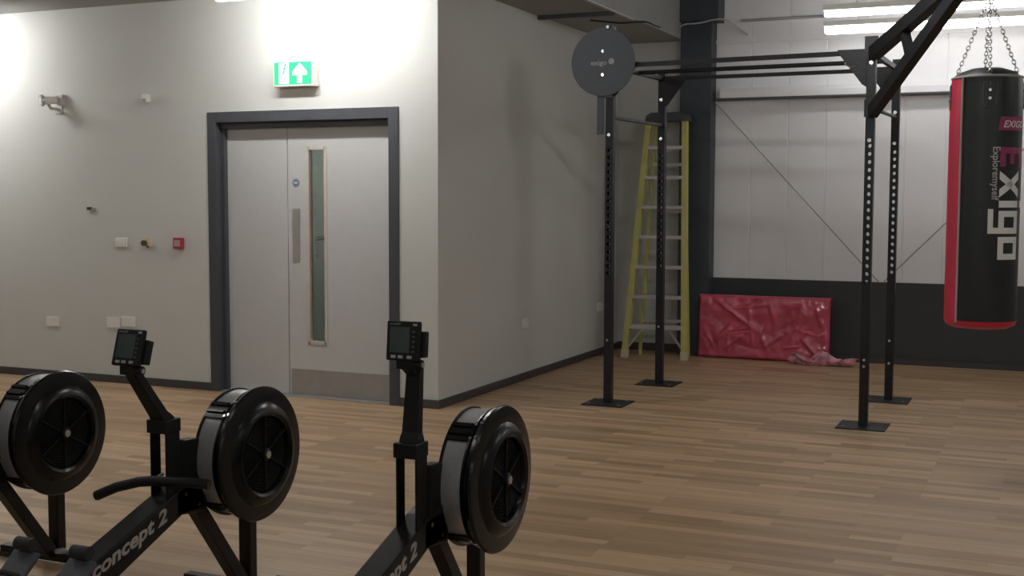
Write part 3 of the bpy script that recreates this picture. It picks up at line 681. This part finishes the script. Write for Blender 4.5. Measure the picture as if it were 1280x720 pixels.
    bm = text_bm('concept2', .0115, lambda v: D(-.056+v.x, .0545+v.y, .0005+v.z), depth=.0002); slab(bm, .036, .052, .053, .060, 0, .001); obj('display_print', bm, m_greyp, mon)
    bm = NB(); nb = D(0, -.075, -.02); bar(bm, D(-.03, -.080, -.028), D(.04, -.080, -.028), .032, .035, (0, 0, 1)); tube(bm, [D(.04, -.08, -.028), D(.062, -.08, -.028)], .018, 14)
    bar(bm, at-ad*.02, D(0, -.08, -.028), .04, .03, (1, 0, 0)); obj('arm_hinge', bm, m_blackm, mon, bevel=.002)
    bm = NB(); tube(bm, [D(.0621, -.08, -.028), D(.066, -.08, -.028)], .009, 12); obj('hinge_screw', bm, m_steel, mon)
    # legs
    ZF = -.0719
    obj('leg', bar(NB(), V(LC, .13, ZF+.045), V(LC, .13, .40), .058, .05, (1, 0, 0)), m_rowframe, t, bevel=.004)
    obj('leg', bar(NB(), V(LC, .085, ZF+.045), V(LC, -.245, .42), .055, .055, (1, 0, 0)), m_rowframe, t, bevel=.004)
    ft = obj('front_foot', bar(NB(), V(LC-.30, .10, ZF+.035), V(LC+.30, .10, ZF+.035), .05, .04, (0, 1, 0)), m_rowframe, t, bevel=.004)
    bm = NB()
    for s_ in (-1, 1): bar(bm, V(LC+s_*.24, .10, ZF+.012), V(LC+s_*.31, .10, ZF+.012), .055, .024, (0, 1, 0))
    pieces('rubber_pad', bm, m_rubber, ft, bevel=.003)
    bm = NB(); disc(bm, V(LC+.05, .10, ZF+.055), .03, 'z', .012, 16); obj('leg_bolt', bm, m_steel, ft)
    # foot rests
    for s_ in (-1, 1):
        x = LC+s_*.125; bm = NB()
        bar(bm, V(x, -.955, .375), V(x, -1.20, .165), .115, .018, (1, 0, 0)); bar(bm, V(x, -1.16, .20), V(x, -1.24, .235), .10, .03, (1, 0, 0))
        fp = obj('foot_plate', bm, m_foot, t, bevel=.005)
        bm = NB(); tube(bm, [V(x-.035, -.965, .405), V(x+.035, -.965, .405)], .024, 14); obj('strap_roller', bm, m_rubber, fp, smooth=True)
        bm = NB(); tube(bm, [V(x-.060, -1.04, .298), V(x-.052, -1.055, .325), V(x, -1.06, .332), V(x+.052, -1.055, .325), V(x+.060, -1.04, .298)], .010, 8); obj('foot_strap', bm, m_rubber, fp, smooth=True)
    bm = NB(); bar(bm, V(LC-.20, -1.00, .27), V(LC+.20, -1.00, .27), .03, .03, (0, 1, 0)); obj('foot_rest_bar', bm, m_rowframe, t)
    # rail and seat
    obj('monorail', bar(NB(), V(LC, -.98, .20), V(LC, -2.35, .40), .05, .08, (1, 0, 0)), m_steel, t, bevel=.004)
    bm = NB(); bar(bm, V(LC-.2, -2.28, ZF+.03), V(LC+.2, -2.28, ZF+.03), .05, .06, (0, 1, 0)); bar(bm, V(LC, -2.28, ZF+.05), V(LC, -2.20, .36), .05, .05, (1, 0, 0)); obj('rear_leg', bm, m_rowframe, t, bevel=.004)
    bm = NB(); bmesh.ops.create_cube(bm, size=1)
    for v in bm.verts: v.co = V(LC, -1.9, .43)+Vector((v.co.x*.30, v.co.y*.24, v.co.z*.05))
    bmesh.ops.subdivide_edges(bm, edges=bm.edges, cuts=4, use_grid_fill=True)
    for v in bm.verts:
        if v.co.z > .44: v.co.z -= .02*math.exp(-((abs(v.co.x-LC)-.07)/.05)**2)
    obj('seat', bm, m_blackm, t, bevel=.01, smooth=True)
    bm = NB(); cbox(bm, V(LC, -1.9, .375), (.09, .16, .07)); obj('seat_carriage', bm, m_rowframe, t, bevel=.004)
    if handle:
        bm = NB(); tube(bm, [V(LC-.235, -.512, .458), V(LC-.228, -.508, .461), V(LC-.15, -.487, .497), V(LC-.06, -.468, .522), V(LC, -.46, .530), V(LC+.08, -.455, .533), V(LC+.16, -.43, .532), V(LC+.225, -.41, .528)], [.015, .0195, .0195, .0195, .020, .0195, .0195, .0195], 14)
        h = obj('handle', bm, m_blackm, t, smooth=True)
        bm = NB(); tube(bm, [V(LC, -.455, .53), V(LC, -.40, .545)], .007, 8); obj('chain_end', bm, m_steel, h)
    S = .957
    for o in t.children_recursive:
        for v in o.data.vertices: v.co = v.co*S + Vector((0, 0, 1.6*(1-S)))
    t.location = B*S
    return t
HX, HY = (-3.93, -2.87, -1.80), 4.07
rower(HX[0], HY, 'black rowing machine at the left edge, only its wheel and front legs in view', A(38), True)
rower(HX[1], HY, 'black rowing machine in the middle with its display arm leaning back', A(38), True)
rower(HX[2], HY, 'black rowing machine farthest right with its display arm upright', A(-6), False)
